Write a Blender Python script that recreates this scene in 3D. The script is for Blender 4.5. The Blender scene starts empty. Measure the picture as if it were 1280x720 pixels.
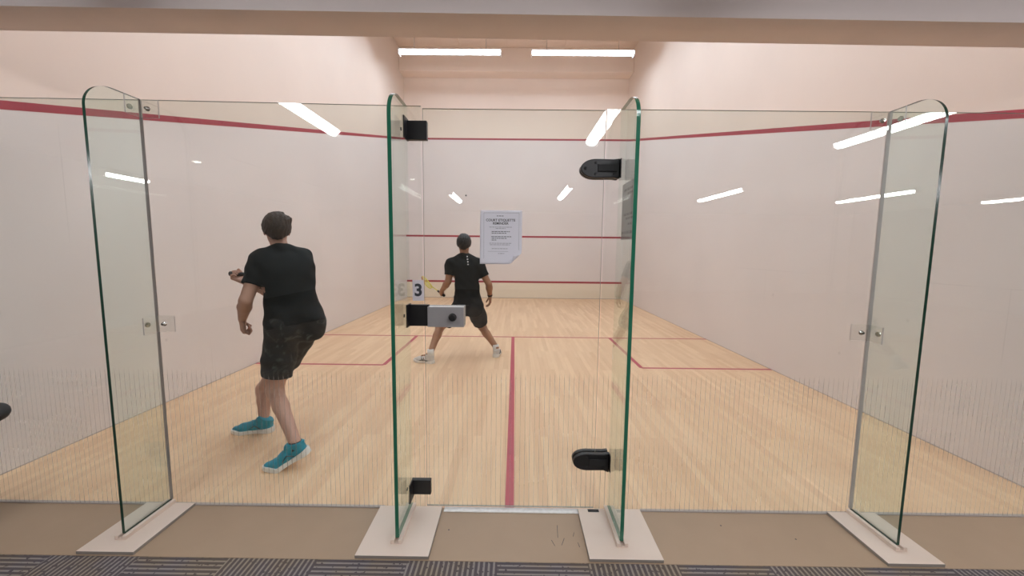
import bpy, bmesh, math, random
import numpy as np
from mathutils import Matrix, Vector
random.seed(7)
sc = bpy.context.scene
col = sc.collection
V = lambda *a: np.array(a, dtype=float)

# ------------------------------------------------------------------ materials
def new_mat(name):
    m = bpy.data.materials.new(name); m.use_nodes = True
    nt = m.node_tree; nt.nodes.clear()
    return m, nt, nt.nodes, nt.links

def pbr(name, rgb, rough=0.5, metal=0.0, spec=0.5, noise=0.0, nscale=8.0, bump=0.0, bscale=60.0, emit=None, coat=0.0):
    m, nt, N, L = new_mat(name)
    out = N.new('ShaderNodeOutputMaterial'); b = N.new('ShaderNodeBsdfPrincipled')
    L.new(b.outputs[0], out.inputs[0])
    b.inputs['Base Color'].default_value = (*rgb, 1); b.inputs['Roughness'].default_value = rough
    b.inputs['Metallic'].default_value = metal; b.inputs['Specular IOR Level'].default_value = spec
    b.inputs['Coat Weight'].default_value = coat
    tc = N.new('ShaderNodeTexCoord')
    if noise > 0:
        n = N.new('ShaderNodeTexNoise'); n.inputs['Scale'].default_value = nscale; n.inputs['Detail'].default_value = 4
        L.new(tc.outputs['Object'], n.inputs['Vector'])
        mx = N.new('ShaderNodeMix'); mx.data_type = 'RGBA'
        mx.inputs[6].default_value = (*[c * (1 - noise) for c in rgb], 1)
        mx.inputs[7].default_value = (*[min(1, c * (1 + noise)) for c in rgb], 1)
        L.new(n.outputs['Fac'], mx.inputs[0]); L.new(mx.outputs[2], b.inputs['Base Color'])
    if bump > 0:
        n = N.new('ShaderNodeTexNoise'); n.inputs['Scale'].default_value = bscale; n.inputs['Detail'].default_value = 3
        L.new(tc.outputs['Object'], n.inputs['Vector'])
        bp = N.new('ShaderNodeBump'); bp.inputs['Strength'].default_value = bump; bp.inputs['Distance'].default_value = 0.01
        L.new(n.outputs['Fac'], bp.inputs['Height']); L.new(bp.outputs[0], b.inputs['Normal'])
    if emit:
        b.inputs['Emission Color'].default_value = (*emit[0], 1); b.inputs['Emission Strength'].default_value = emit[1]
    return m

def math_node(N, L, op, a, b=None, c=None):
    n = N.new('ShaderNodeMath'); n.operation = op
    for i, v in enumerate((a, b, c)):
        if v is None: continue
        if isinstance(v, (int, float)): n.inputs[i].default_value = v
        else: L.new(v, n.inputs[i])
    return n.outputs[0]

def wall_mat(name, rgb, seams=True):
    """painted hard plaster with very faint panel joints and scuffs"""
    m, nt, N, L = new_mat(name)
    out = N.new('ShaderNodeOutputMaterial'); b = N.new('ShaderNodeBsdfPrincipled'); L.new(b.outputs[0], out.inputs[0])
    b.inputs['Roughness'].default_value = 0.62; b.inputs['Specular IOR Level'].default_value = 0.25
    tc = N.new('ShaderNodeTexCoord')
    n = N.new('ShaderNodeTexNoise'); n.inputs['Scale'].default_value = 0.9; n.inputs['Detail'].default_value = 3
    L.new(tc.outputs['Object'], n.inputs['Vector'])
    ramp = N.new('ShaderNodeMapRange'); L.new(n.outputs['Fac'], ramp.inputs[0])
    ramp.inputs[1].default_value = .3; ramp.inputs[2].default_value = .7; ramp.inputs[3].default_value = .965; ramp.inputs[4].default_value = 1.02
    fac = ramp.outputs[0]
    if seams:
        sep = N.new('ShaderNodeSeparateXYZ'); L.new(tc.outputs['Object'], sep.inputs[0])
        h = math_node(N, L, 'ADD', sep.outputs[0], sep.outputs[1])
        cmb = N.new('ShaderNodeCombineXYZ'); L.new(h, cmb.inputs[0]); L.new(sep.outputs[2], cmb.inputs[1])
        br = N.new('ShaderNodeTexBrick'); L.new(cmb.outputs[0], br.inputs['Vector'])
        br.inputs['Scale'].default_value = 1; br.inputs['Brick Width'].default_value = 2.44; br.inputs['Row Height'].default_value = 1.22
        br.inputs['Mortar Size'].default_value = 0.0035; br.inputs['Mortar Smooth'].default_value = .3
        sm = N.new('ShaderNodeMapRange'); L.new(br.outputs['Fac'], sm.inputs[0]); sm.inputs[3].default_value = 1.0; sm.inputs[4].default_value = .90
        n3 = N.new('ShaderNodeTexNoise'); n3.inputs['Scale'].default_value = 1.3; L.new(tc.outputs['Object'], n3.inputs['Vector'])
        vis = N.new('ShaderNodeMapRange'); L.new(n3.outputs['Fac'], vis.inputs[0]); vis.inputs[1].default_value = .48; vis.inputs[2].default_value = .6
        seam = N.new('ShaderNodeMix'); seam.data_type = 'FLOAT'; L.new(vis.outputs[0], seam.inputs[0]); seam.inputs[2].default_value = 1.0; L.new(sm.outputs[0], seam.inputs[3])
        fac = math_node(N, L, 'MULTIPLY', fac, seam.outputs[0])
        # small ball marks
        vo = N.new('ShaderNodeTexVoronoi'); vo.inputs['Scale'].default_value = 3.1; L.new(tc.outputs['Object'], vo.inputs['Vector'])
        sp = N.new('ShaderNodeMapRange'); L.new(vo.outputs['Distance'], sp.inputs[0]); sp.inputs[1].default_value = .025; sp.inputs[2].default_value = .06; sp.inputs[3].default_value = .86; sp.inputs[4].default_value = 1
        fac = math_node(N, L, 'MULTIPLY', fac, sp.outputs[0])
    mx = N.new('ShaderNodeMix'); mx.data_type = 'RGBA'; mx.blend_type = 'MULTIPLY'; mx.inputs[0].default_value = 1
    mx.inputs[6].default_value = (*rgb, 1); L.new(fac, mx.inputs[7]); L.new(mx.outputs[2], b.inputs['Base Color'])
    return m

def maple_mat():
    m, nt, N, L = new_mat('maple_boards')
    out = N.new('ShaderNodeOutputMaterial'); b = N.new('ShaderNodeBsdfPrincipled'); L.new(b.outputs[0], out.inputs[0])
    b.inputs['Roughness'].default_value = .48; b.inputs['Specular IOR Level'].default_value = .3
    tc = N.new('ShaderNodeTexCoord'); sep = N.new('ShaderNodeSeparateXYZ'); L.new(tc.outputs['Object'], sep.inputs[0])
    cmb = N.new('ShaderNodeCombineXYZ'); L.new(sep.outputs[1], cmb.inputs[0]); L.new(sep.outputs[0], cmb.inputs[1])
    br = N.new('ShaderNodeTexBrick'); L.new(cmb.outputs[0], br.inputs['Vector']); br.offset = .37; br.offset_frequency = 3
    br.inputs['Scale'].default_value = 1; br.inputs['Brick Width'].default_value = .85; br.inputs['Row Height'].default_value = .057
    br.inputs['Mortar Size'].default_value = .0007; br.inputs['Mortar Smooth'].default_value = .4
    br.inputs['Color1'].default_value = (.0, .0, .0, 1); br.inputs['Color2'].default_value = (1, 1, 1, 1); br.inputs['Mortar'].default_value = (.15, .15, .15, 1)
    br.inputs['Bias'].default_value = 0
    g = N.new('ShaderNodeMapping'); g.inputs['Scale'].default_value = (22, 1.6, 1); L.new(tc.outputs['Object'], g.inputs[0])
    n = N.new('ShaderNodeTexNoise'); n.inputs['Scale'].default_value = 1; n.inputs['Detail'].default_value = 5; n.inputs['Distortion'].default_value = .6; L.new(g.outputs[0], n.inputs['Vector'])
    big = N.new('ShaderNodeTexNoise'); big.inputs['Scale'].default_value = .8; big.inputs['Detail'].default_value = 2; L.new(tc.outputs['Object'], big.inputs['Vector'])
    a = math_node(N, L, 'MULTIPLY', br.outputs['Color'], .34)
    c = math_node(N, L, 'MULTIPLY_ADD', n.outputs['Fac'], .34, a)
    c = math_node(N, L, 'MULTIPLY_ADD', big.outputs['Fac'], .34, c)
    cr = N.new('ShaderNodeValToRGB'); L.new(c, cr.inputs[0])
    cr.color_ramp.elements[0].position = .15; cr.color_ramp.elements[0].color = (.67, .43, .265, 1)
    cr.color_ramp.elements[1].position = .85; cr.color_ramp.elements[1].color = (.88, .64, .425, 1)
    mm = N.new('ShaderNodeMix'); mm.data_type = 'RGBA'; mm.blend_type = 'MULTIPLY'
    L.new(math_node(N, L, 'MULTIPLY', br.outputs['Fac'], .35), mm.inputs[0]); L.new(cr.outputs[0], mm.inputs[6]); mm.inputs[7].default_value = (.5, .4, .3, 1)
    L.new(mm.outputs[2], b.inputs['Base Color'])
    return m

def carpet_mat():
    m, nt, N, L = new_mat('striped_carpet_tiles')
    out = N.new('ShaderNodeOutputMaterial'); b = N.new('ShaderNodeBsdfPrincipled'); L.new(b.outputs[0], out.inputs[0])
    b.inputs['Roughness'].default_value = 1; b.inputs['Specular IOR Level'].default_value = .05
    tc = N.new('ShaderNodeTexCoord'); sep = N.new('ShaderNodeSeparateXYZ'); L.new(tc.outputs['Object'], sep.inputs[0])
    ck = N.new('ShaderNodeTexChecker'); ck.inputs['Scale'].default_value = 2.4
    mp = N.new('ShaderNodeMapping'); mp.inputs['Location'].default_value = (.05, .3, .01); L.new(tc.outputs['Object'], mp.inputs[0]); L.new(mp.outputs[0], ck.inputs['Vector'])
    sel = N.new('ShaderNodeMix'); sel.data_type = 'FLOAT'; L.new(ck.outputs['Fac'], sel.inputs[0]); L.new(sep.outputs[0], sel.inputs[2]); L.new(sep.outputs[1], sel.inputs[3])
    s = math_node(N, L, 'FRACT', math_node(N, L, 'MULTIPLY', sel.outputs[0], 43.0))
    line = math_node(N, L, 'LESS_THAN', s, .42)
    n = N.new('ShaderNodeTexNoise'); n.inputs['Scale'].default_value = 55; n.inputs['Detail'].default_value = 2; L.new(tc.outputs['Object'], n.inputs['Vector'])
    keep = math_node(N, L, 'GREATER_THAN', n.outputs['Fac'], .38)
    line = math_node(N, L, 'MULTIPLY', line, keep)
    n2 = N.new('ShaderNodeTexNoise'); n2.inputs['Scale'].default_value = 3.5; L.new(tc.outputs['Object'], n2.inputs['Vector'])
    base = N.new('ShaderNodeValToRGB'); L.new(n2.outputs['Fac'], base.inputs[0])
    base.color_ramp.elements[0].position = .4; base.color_ramp.elements[0].color = (.105, .092, .10, 1)
    base.color_ramp.elements[1].position = .6; base.color_ramp.elements[1].color = (.125, .10, .085, 1)
    lc = N.new('ShaderNodeValToRGB'); L.new(n2.outputs['Fac'], lc.inputs[0])
    lc.color_ramp.elements[0].position = .42; lc.color_ramp.elements[0].color = (.27, .24, .23, 1)
    lc.color_ramp.elements[1].position = .55; lc.color_ramp.elements[1].color = (.29, .24, .19, 1)
    mx = N.new('ShaderNodeMix'); mx.data_type = 'RGBA'; L.new(line, mx.inputs[0]); L.new(base.outputs[0], mx.inputs[6]); L.new(lc.outputs[0], mx.inputs[7])
    L.new(mx.outputs[2], b.inputs['Base Color'])
    bp = N.new('ShaderNodeBump'); bp.inputs['Distance'].default_value = .004; L.new(line, bp.inputs['Height']); L.new(bp.outputs[0], b.inputs['Normal'])
    return m

def glass_mat(name, tint, stripes=False):
    """thin clear sheet: Fresnel weighted mirror over a tinted clear body (works the same for every ray)"""
    m, nt, N, L = new_mat(name)
    out = N.new('ShaderNodeOutputMaterial')
    tr = N.new('ShaderNodeBsdfTransparent'); tr.inputs[0].default_value = (*tint, 1)
    gl = N.new('ShaderNodeBsdfGlossy'); gl.inputs['Roughness'].default_value = 0.0; gl.inputs[0].default_value = (.97, 1, .98, 1)
    lw = N.new('ShaderNodeLayerWeight'); lw.inputs[0].default_value = .5
    f5 = math_node(N, L, 'POWER', lw.outputs['Facing'], 5.0)
    fr = math_node(N, L, 'MULTIPLY_ADD', f5, .955, .045)
    mx = N.new('ShaderNodeMixShader'); L.new(fr, mx.inputs[0]); L.new(tr.outputs[0], mx.inputs[1]); L.new(gl.outputs[0], mx.inputs[2])
    res = mx.outputs[0]
    if stripes:
        tc = N.new('ShaderNodeTexCoord'); sep = N.new('ShaderNodeSeparateXYZ'); L.new(tc.outputs['Object'], sep.inputs[0])
        fx = math_node(N, L, 'FRACT', math_node(N, L, 'MULTIPLY', sep.outputs[0], 1 / .0262))
        on = math_node(N, L, 'LESS_THAN', fx, .125)
        n = N.new('ShaderNodeTexNoise'); n.inputs['Scale'].default_value = 3; L.new(tc.outputs['Object'], n.inputs['Vector'])
        dens = N.new('ShaderNodeMapRange'); L.new(n.outputs['Fac'], dens.inputs[0]); dens.inputs[1].default_value = .35; dens.inputs[2].default_value = .65; dens.inputs[3].default_value = .28; dens.inputs[4].default_value = .55
        top = N.new('ShaderNodeMapRange'); L.new(sep.outputs[2], top.inputs[0]); top.inputs[1].default_value = .74; top.inputs[2].default_value = .785; top.inputs[3].default_value = 1; top.inputs[4].default_value = 0
        k = math_node(N, L, 'MULTIPLY', on, math_node(N, L, 'MULTIPLY', dens.outputs[0], top.outputs[0]))
        df = N.new('ShaderNodeBsdfDiffuse'); df.inputs[0].default_value = (.46, .42, .385, 1)
        tl = N.new('ShaderNodeBsdfTranslucent'); tl.inputs[0].default_value = (.46, .42, .385, 1)
        dm = N.new('ShaderNodeMixShader'); dm.inputs[0].default_value = .45; L.new(df.outputs[0], dm.inputs[1]); L.new(tl.outputs[0], dm.inputs[2])
        m2 = N.new('ShaderNodeMixShader'); L.new(k, m2.inputs[0]); L.new(res, m2.inputs[1]); L.new(dm.outputs[0], m2.inputs[2]); res = m2.outputs[0]
    L.new(res, out.inputs[0])
    return m

def emit_mat(name, rgb, s):
    m, nt, N, L = new_mat(name)
    out = N.new('ShaderNodeOutputMaterial'); e = N.new('ShaderNodeEmission'); e.inputs[0].default_value = (*rgb, 1); e.inputs[1].default_value = s
    L.new(e.outputs[0], out.inputs[0]); return m

M = {}
M['play'] = wall_mat('court_wall_paint', (.76, .70, .69))
M['upper'] = wall_mat('upper_wall_paint', (.75, .65, .57), seams=False)
M['upper_front'] = wall_mat('upper_front_paint', (.82, .71, .625), seams=False)  # upper wall paint made lighter, bounce light put into the colour
M['tin'] = pbr('tin_cream', (.80, .72, .60), .5, noise=.03)
M['red'] = pbr('court_red', (.34, .032, .052), .5, noise=.08, nscale=20)
M['red_floor'] = pbr('floor_line_red', (.43, .055, .085), .5, noise=.12, nscale=14)
M['maple'] = maple_mat()
M['beige_floor'] = pbr('beige_vinyl', (.39, .28, .19), .55, noise=.06, nscale=5, bump=.05, bscale=90)
M['carpet'] = carpet_mat()
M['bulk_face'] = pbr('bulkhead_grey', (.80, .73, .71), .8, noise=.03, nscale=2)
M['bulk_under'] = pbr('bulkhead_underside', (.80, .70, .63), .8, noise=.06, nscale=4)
M['lounge_wall'] = pbr('lounge_wall_paint', (.36, .35, .34), .85)
M['lounge_ceiling'] = pbr('lounge_ceiling_tile', (.80, .79, .77), .9, noise=.04)
M['glass'] = glass_mat('clear_glass', (.955, .975, .955))
M['glass_stripe'] = glass_mat('clear_glass_with_stripes', (.955, .975, .955), stripes=True)
M['glass_fin'] = glass_mat('fin_glass', (.94, .982, .968))
M['edge'] = pbr('green_glass_edge', (.018, .155, .09), .12, spec=.6)
M['edge_dark'] = pbr('dark_green_glass_edge', (.014, .050, .032), .15, spec=.5)
M['edge_thin'] = pbr('ground_glass_edge', (.22, .23, .19), .35)
M['seal'] = pbr('grey_silicone', (.40, .355, .335), .5)
M['seal_light'] = pbr('pale_grey_silicone', (.52, .47, .44), .5)
M['acrylic'] = glass_mat('clear_acrylic', (.975, .98, .975))
M['bracket_edge'] = pbr('acrylic_edge', (.50, .47, .45), .3)
M['chrome'] = pbr('chrome_bolt', (.45, .44, .42), .25, metal=1)
M['steel'] = pbr('brushed_steel', (.40, .385, .39), .42, metal=.2, noise=.08, nscale=20)
M['steel_bright'] = pbr('pale_steel', (.75, .75, .75), .35, metal=.3)  # paler steel for the lock case top, light from above put into its colour
M['black'] = pbr('black_metal', (.010, .010, .011), .42, noise=.1)
M['rubber'] = pbr('black_rubber', (.012, .012, .013), .7)
M['plate'] = pbr('cream_floor_plate', (.74, .62, .53), .5, noise=.04, nscale=6)
M['plate_side'] = pbr('plate_edge', (.30, .27, .24), .6)
M['white_worn'] = pbr('worn_white_threshold', (.92, .90, .86), .45, noise=.25, nscale=45, bump=.3, bscale=70)
M['paper'] = pbr('paper_white', (.84, .84, .91), .7)
M['paper_grey'] = pbr('paper_reverse', (.36, .345, .345), .8, noise=.1, nscale=18)
M['ink'] = pbr('print_dark', (.05, .05, .06), .7)
M['ink_grey'] = pbr('print_grey', (.27, .27, .30), .7)
M['ink_faint'] = pbr('print_faint', (.17, .16, .16), .8)
M['sign'] = pbr('number_plate_grey', (.80, .75, .80), .4)
M['lamp_white'] = pbr('lamp_housing_white', (.8, .8, .8), .4)
M['tube'] = emit_mat('court_lamp_glow', (.79, .90, 1.03), 32.0)
M['lounge_tube'] = emit_mat('lounge_lamp_glow', (.96, .96, 1.0), 34.0)
M['lounge_tube_far'] = emit_mat('lounge_far_lamp_glow', (1, .95, .97), 76.0)
M['downlight'] = emit_mat('downlight_glow', (1, .95, .88), 14.0)
M['ceiling'] = pbr('court_ceiling_paint', (.78, .67, .58), .9, noise=.05, nscale=2)
M['skin1'] = pbr('skin_pale', (.50, .285, .215), .55, noise=.07, nscale=12)
M['skin2'] = pbr('skin_tan', (.33, .165, .095), .55, noise=.07, nscale=12)
M['shirt1'] = pbr('black_jersey', (.011, .013, .014), .8, spec=.2, noise=.15, nscale=9, bump=.1, bscale=120)
M['shirt2'] = pbr('black_jersey_second', (.009, .010, .010), .8, spec=.2, noise=.1, nscale=9)
M['shorts2'] = pbr('black_shorts', (.008, .008, .009), .75, spec=.2)
M['hair1'] = pbr('brown_hair', (.045, .028, .020), .6, noise=.5, nscale=90, bump=.8, bscale=130)
M['hair2'] = pbr('black_hair', (.005, .0045, .0045), .5, noise=.4, nscale=80, bump=.6, bscale=130)
M['teal'] = pbr('teal_mesh_shoe', (.012, .27, .38), .65, noise=.3, nscale=40, bump=.3, bscale=200)
M['white_rub'] = pbr('white_sole_rubber', (.78, .77, .76), .5)
M['white_shoe'] = pbr('white_shoe_leather', (.62, .60, .59), .5, noise=.1, nscale=30)
M['sock_white'] = pbr('white_sock', (.72, .70, .68), .9, bump=.3, bscale=150)
M['sock_dark'] = pbr('dark_sock', (.03, .03, .035), .9)
M['wood_leg'] = pbr('stool_leg_black', (.02, .02, .02), .4)
M['yellow'] = pbr('yellow_string', (.72, .66, .10), .5)
M['racket_red'] = pbr('racket_red', (.55, .16, .14), .4)
M['racket_dark'] = pbr('racket_graphite', (.03, .035, .045), .35)
M['racket_blue'] = pbr('racket_blue_grey', (.16, .19, .27), .35)
M['lips'] = pbr('lip_skin', (.36, .13, .11), .5)
M['eye_white'] = pbr('eye_white', (.8, .78, .75), .3)
def marble_mat():
    m, nt, N, L = new_mat('speckled_black_fabric')
    out = N.new('ShaderNodeOutputMaterial'); b = N.new('ShaderNodeBsdfPrincipled'); L.new(b.outputs[0], out.inputs[0]); b.inputs['Roughness'].default_value = .75
    tc = N.new('ShaderNodeTexCoord'); n = N.new('ShaderNodeTexNoise'); n.inputs['Scale'].default_value = 9; n.inputs['Detail'].default_value = 6; n.inputs['Distortion'].default_value = 2.2
    L.new(tc.outputs['Object'], n.inputs['Vector'])
    cr = N.new('ShaderNodeValToRGB'); L.new(n.outputs['Fac'], cr.inputs[0]); e = cr.color_ramp.elements
    e[0].position = .55; e[0].color = (.010, .011, .012, 1); e[1].position = .75; e[1].color = (.09, .10, .10, 1)
    L.new(cr.outputs[0], b.inputs['Base Color']); return m
M['shorts1'] = marble_mat()

# ------------------------------------------------------------------ object helpers
def tag(o, label=None, cat=None, group=None, kind=None):
    if label: o['label'] = label
    if cat: o['category'] = cat
    if group: o['group'] = group
    if kind: o['kind'] = kind
    return o
def empty(name, loc, label, cat, group=None, kind=None):
    o = bpy.data.objects.new(name, None); col.objects.link(o); o.location = loc; o.empty_display_size = .1
    return tag(o, label, cat, group, kind)
def link(name, me, mats, parent=None, smooth=False):
    for m in mats: me.materials.append(M[m])
    if smooth: me.polygons.foreach_set('use_smooth', [True] * len(me.polygons))
    o = bpy.data.objects.new(name, me); col.objects.link(o)
    if parent is not None:
        o.parent = parent; root = parent; off = Vector((0, 0, 0))
        chain = parent
        while chain is not None: off += chain.location; chain = chain.parent
        o.location = -off           # mesh data is written in world coordinates
    return o
class MB:
    def __init__(s): s.v = []; s.f = []; s.m = []
    def add(s, vs, fs, mi=0):
        b = len(s.v); s.v += [tuple(map(float, v)) for v in vs]; s.f += [tuple(b + i for i in f) for f in fs]
        s.m += (mi if isinstance(mi, list) else [mi] * len(fs))
    def box(s, x0, x1, y0, y1, z0, z1, mi=0, top=None):
        """mi: int or per-face list in order bottom, top, front(-y), right(+x), back(+y), left(-x); top: z at x0 and x1"""
        za, zb = top if top else (z1, z1)
        vs = [(x0, y0, z0), (x1, y0, z0), (x1, y1, z0), (x0, y1, z0), (x0, y0, za), (x1, y0, zb), (x1, y1, zb), (x0, y1, za)]
        s.add(vs, [(0, 3, 2, 1), (4, 5, 6, 7), (0, 1, 5, 4), (1, 2, 6, 5), (2, 3, 7, 6), (3, 0, 4, 7)], mi)
    def prism(s, pts, axis, a, b, mi=0, caps=None):
        """polygon pts (2D) extruded along axis from a to b; axis 0: pts=(y,z), 1: (x,z), 2: (x,y)"""
        n = len(pts)
        def P(p, t): return (t, p[0], p[1]) if axis == 0 else (p[0], t, p[1]) if axis == 1 else (p[0], p[1], t)
        vs = [P(p, a) for p in pts] + [P(p, b) for p in pts]
        area = sum(pts[i][0] * pts[(i + 1) % n][1] - pts[(i + 1) % n][0] * pts[i][1] for i in range(n))
        flip = (area > 0) != (axis == 1)
        fs = [tuple(range(n)), tuple(range(2 * n - 1, n - 1, -1))] + [(i, n + i, n + (i + 1) % n, (i + 1) % n) for i in range(n)]
        if flip: fs = [f[::-1] for f in fs]
        mis = [mi if caps is None else caps] * 2 + [mi] * n
        s.add(vs, fs, mis)
    def tube(s, path, r, seg=10, mi=0, closed=False):
        path = [np.array(p, float) for p in path]; n = len(path)
        rs = r if isinstance(r, (list, tuple)) else [r] * n
        rings = []; up = None
        for i, p in enumerate(path):
            a = path[(i - 1) % n] if (closed or i > 0) else p; c = path[(i + 1) % n] if (closed or i < n - 1) else p
            t = c - a; t /= np.linalg.norm(t) + 1e-12
            if up is None:
                up = np.cross(t, V(0, 0, 1)); up = np.cross(t, V(1, 0, 0)) if np.linalg.norm(up) < .1 else up
            up = up - t * np.dot(up, t); up /= np.linalg.norm(up); w = np.cross(t, up)
            rings.append([p + rs[i] * (math.cos(2 * math.pi * k / seg) * up + math.sin(2 * math.pi * k / seg) * w) for k in range(seg)])
        vs = [q for R in rings for q in R]; fs = []
        for i in range(n if closed else n - 1):
            j = (i + 1) % n
            for k in range(seg):
                l = (k + 1) % seg; fs.append((i * seg + k, i * seg + l, j * seg + l, j * seg + k))
        if not closed: fs += [tuple(range(seg - 1, -1, -1)), tuple(range((n - 1) * seg, n * seg))]
        s.add(vs, fs, mi)
    def lathe(s, prof, c, axis=2, seg=24, mi=0):
        """prof: (r, h) list; about axis through c"""
        n = len(prof); vs = []; fs = []
        for r, h in prof:
            for k in range(seg):
                a = 2 * math.pi * k / seg; u, w = r * math.cos(a), r * math.sin(a)
                q = (u, w, h) if axis == 2 else (h, u, w) if axis == 0 else (w, h, u)
                vs.append((c[0] + q[0], c[1] + q[1], c[2] + q[2]))
        for i in range(n - 1):
            for k in range(seg):
                l = (k + 1) % seg; fs.append((i * seg + k, i * seg + l, (i + 1) * seg + l, (i + 1) * seg + k))
        fs += [tuple(range(seg - 1, -1, -1)), tuple(range((n - 1) * seg, n * seg))]
        s.add(vs, fs, mi)
    def build(s, name, mats, parent=None, smooth=False, bevel=0):
        me = bpy.data.meshes.new(name); me.from_pydata(s.v, [], s.f)
        o = link(name, me, mats if isinstance(mats, (list, tuple)) else [mats], parent, smooth)
        me.polygons.foreach_set('material_index', s.m); me.update()
        if bevel:
            b = o.modifiers.new('bevel', 'BEVEL'); b.width = bevel; b.segments = 2; b.limit_method = 'ANGLE'
        return o
def structure(o): o['kind'] = 'structure'; return o

# ------------------------------------------------------------------ camera (48 mm tall phone lens, wide)
f, CX, CY, CZ, pi_, ro, ya = 484.69, .0152, -2.036, 1.4406, .0981, .0101, -.0064
C0 = V(CX, CY, CZ)
R0 = V(math.cos(ya), -math.sin(ya), 0); F0 = V(math.sin(ya), math.cos(ya), 0)
FW = F0 * math.cos(pi_) + V(0, 0, -math.sin(pi_)); U0 = F0 * math.sin(pi_) + V(0, 0, math.cos(pi_))
RV = math.cos(ro) * R0 + math.sin(ro) * U0; UV = -math.sin(ro) * R0 + math.cos(ro) * U0
cd = bpy.data.cameras.new('camera'); cam = bpy.data.objects.new('camera', cd); col.objects.link(cam)
cd.sensor_fit = 'HORIZONTAL'; cd.sensor_width = 36; cd.lens = f / 1280 * 36; cd.clip_start = .05
cam.matrix_world = Matrix(((RV[0], UV[0], -FW[0], CX), (RV[1], UV[1], -FW[1], CY), (RV[2], UV[2], -FW[2], CZ), (0, 0, 0, 1)))
sc.camera = cam
def aty(px, py, y):
    """point of the scene seen at (px, py) of the photograph, at depth y"""
    d = FW + RV * (px - 640) / f + UV * (360 - py) / f
    return C0 + d * (y - CY) / d[1]

# ------------------------------------------------------------------ room shell
W = 3.2; D = 9.5; CZ2 = 6.9
b = MB(); b.box(-W - .2, W + .2, 0.0, D + .2, -.12, 0, 0)
lw = .05
def fl(x0, x1, y0, y1, e=.0006): b.box(x0, x1, y0, y1, -.01, e, 1)
fl(-W, W, 4.30 - lw / 2, 4.30 + lw / 2)
fl(-lw / 2, lw / 2, 0.0, 4.30, .0008)
for s in (-1, 1):
    x1 = s * W; x0 = s * 1.6
    fl(min(x0, x1), max(x0, x1), 2.66 - lw / 2, 2.66 + lw / 2, .0007)
    fl(x0 - lw / 2, x0 + lw / 2, 2.66, 4.30, .0009)
structure(b.build('floor', ['maple', 'red_floor']))

b = MB(); b.box(-7, 7, -.37, 0.0, -.12, 0.0)
structure(b.build('floor_strip', ['beige_floor']))
b = MB(); b.box(-7, 12, -12, -.37, -.12, -.002)
structure(b.build('floor_carpet', ['carpet']))
b = MB()
b.box(-.362, .385, -.036, .004, 0.0, .006)
structure(b.build('threshold', ['white_worn'], bevel=.002))
b = MB()                                        # scuffs on the beige strip by the door
for (x, y, l, a) in ((.25, -.17, .09, 1.5), (.27, -.24, .05, 1.2), (.22, -.25, .04, 1.9), (.33, -.19, .03, 1.3), (.345, -.26, .03, 1.7)):
    dx, dy = math.cos(a) * l / 2, math.sin(a) * l / 2; nx, ny = -math.sin(a) * .0012, math.cos(a) * .0012
    b.prism([(x - dx - nx, y - dy - ny), (x + dx - nx, y + dy - ny), (x + dx + nx, y + dy + ny), (x - dx + nx, y - dy + ny)], 2, 0, .0005)
for (x, y) in ((-.31, -.17), (1.12, -.11), (1.45, -.2)):
    b.lathe([(.004, 0), (.004, .0006)], (x, y, 0), seg=10)
structure(b.build('floor_scuff', ['ink']))

out_z = lambda y: 2.165 + .2537 * y
for s, nm in ((-1, 'wall_left'), (1, 'wall_right')):
    b = MB(); xi, xo = s * W, s * (W + .2)
    a0, a1 = min(xi, xo), max(xi, xo)
    b.prism([(0, -.1), (D + .2, -.1), (D + .2, out_z(D)), (D, out_z(D)), (0, out_z(0))], 0, a0, a1, 0)
    b.prism([(0, out_z(0) + .055), (D, out_z(D) + .055), (D + .2, out_z(D) + .055), (D + .2, 7.1), (0, 7.1)], 0, a0, a1, 1)
    r0, r1 = (xi - .02, xi + .0015) if s < 0 else (xi - .0015, xi + .02)
    b.prism([(0, out_z(0)), (D, out_z(D)), (D, out_z(D) + .055), (0, out_z(0) + .055)], 0, r0, r1, 2)
    j0, j1 = (xi - .01, xi + .003) if s < 0 else (xi - .003, xi + .01)
    b.box(j0, j1, 0, D, 0, .006, 3)
    structure(b.build(nm, ['play', 'upper', 'red', 'seal']))
b = MB()
b.box(-W, W, D, D + .2, -.1, .462, 1); b.box(-W, W, D, D + .2, .462, 4.585, 0); b.box(-W, W, D, D + .2, 4.585, 7.1, 2)
for z, t in ((.462, .055), (1.803, .05), (4.582, .05)): b.box(-W, W, D - .0015, D + .01, z, z + t, 3)
b.box(-W, W, D - .004, D + .001, 0, .012, 4)
structure(b.build('wall_front', ['play', 'tin', 'upper_front', 'red', 'seal']))
b = MB(); b.box(-W - .2, W + .2, .06, D + .2, CZ2, 7.1)
structure(b.build('ceiling', ['ceiling']))
b = MB()                                        # boxed soffit across the top of the front wall
b.prism([(D, 6.28), (D - .44, 6.28), (D - .44, CZ2), (D, CZ2)], 0, -W, W, 0)
structure(b.build('trim_1', ['upper_front'], bevel=.01))
b = MB()                                        # ceiling battens
for x in (-1.55, -.25, .30, 1.30): b.box(x, x + .03, 6.2, D - .44, CZ2 - .02, CZ2)
b.box(-W, W, 8.0, 8.05, CZ2 - .02, CZ2)
structure(b.build('trim_2', ['ceiling']))
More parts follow.
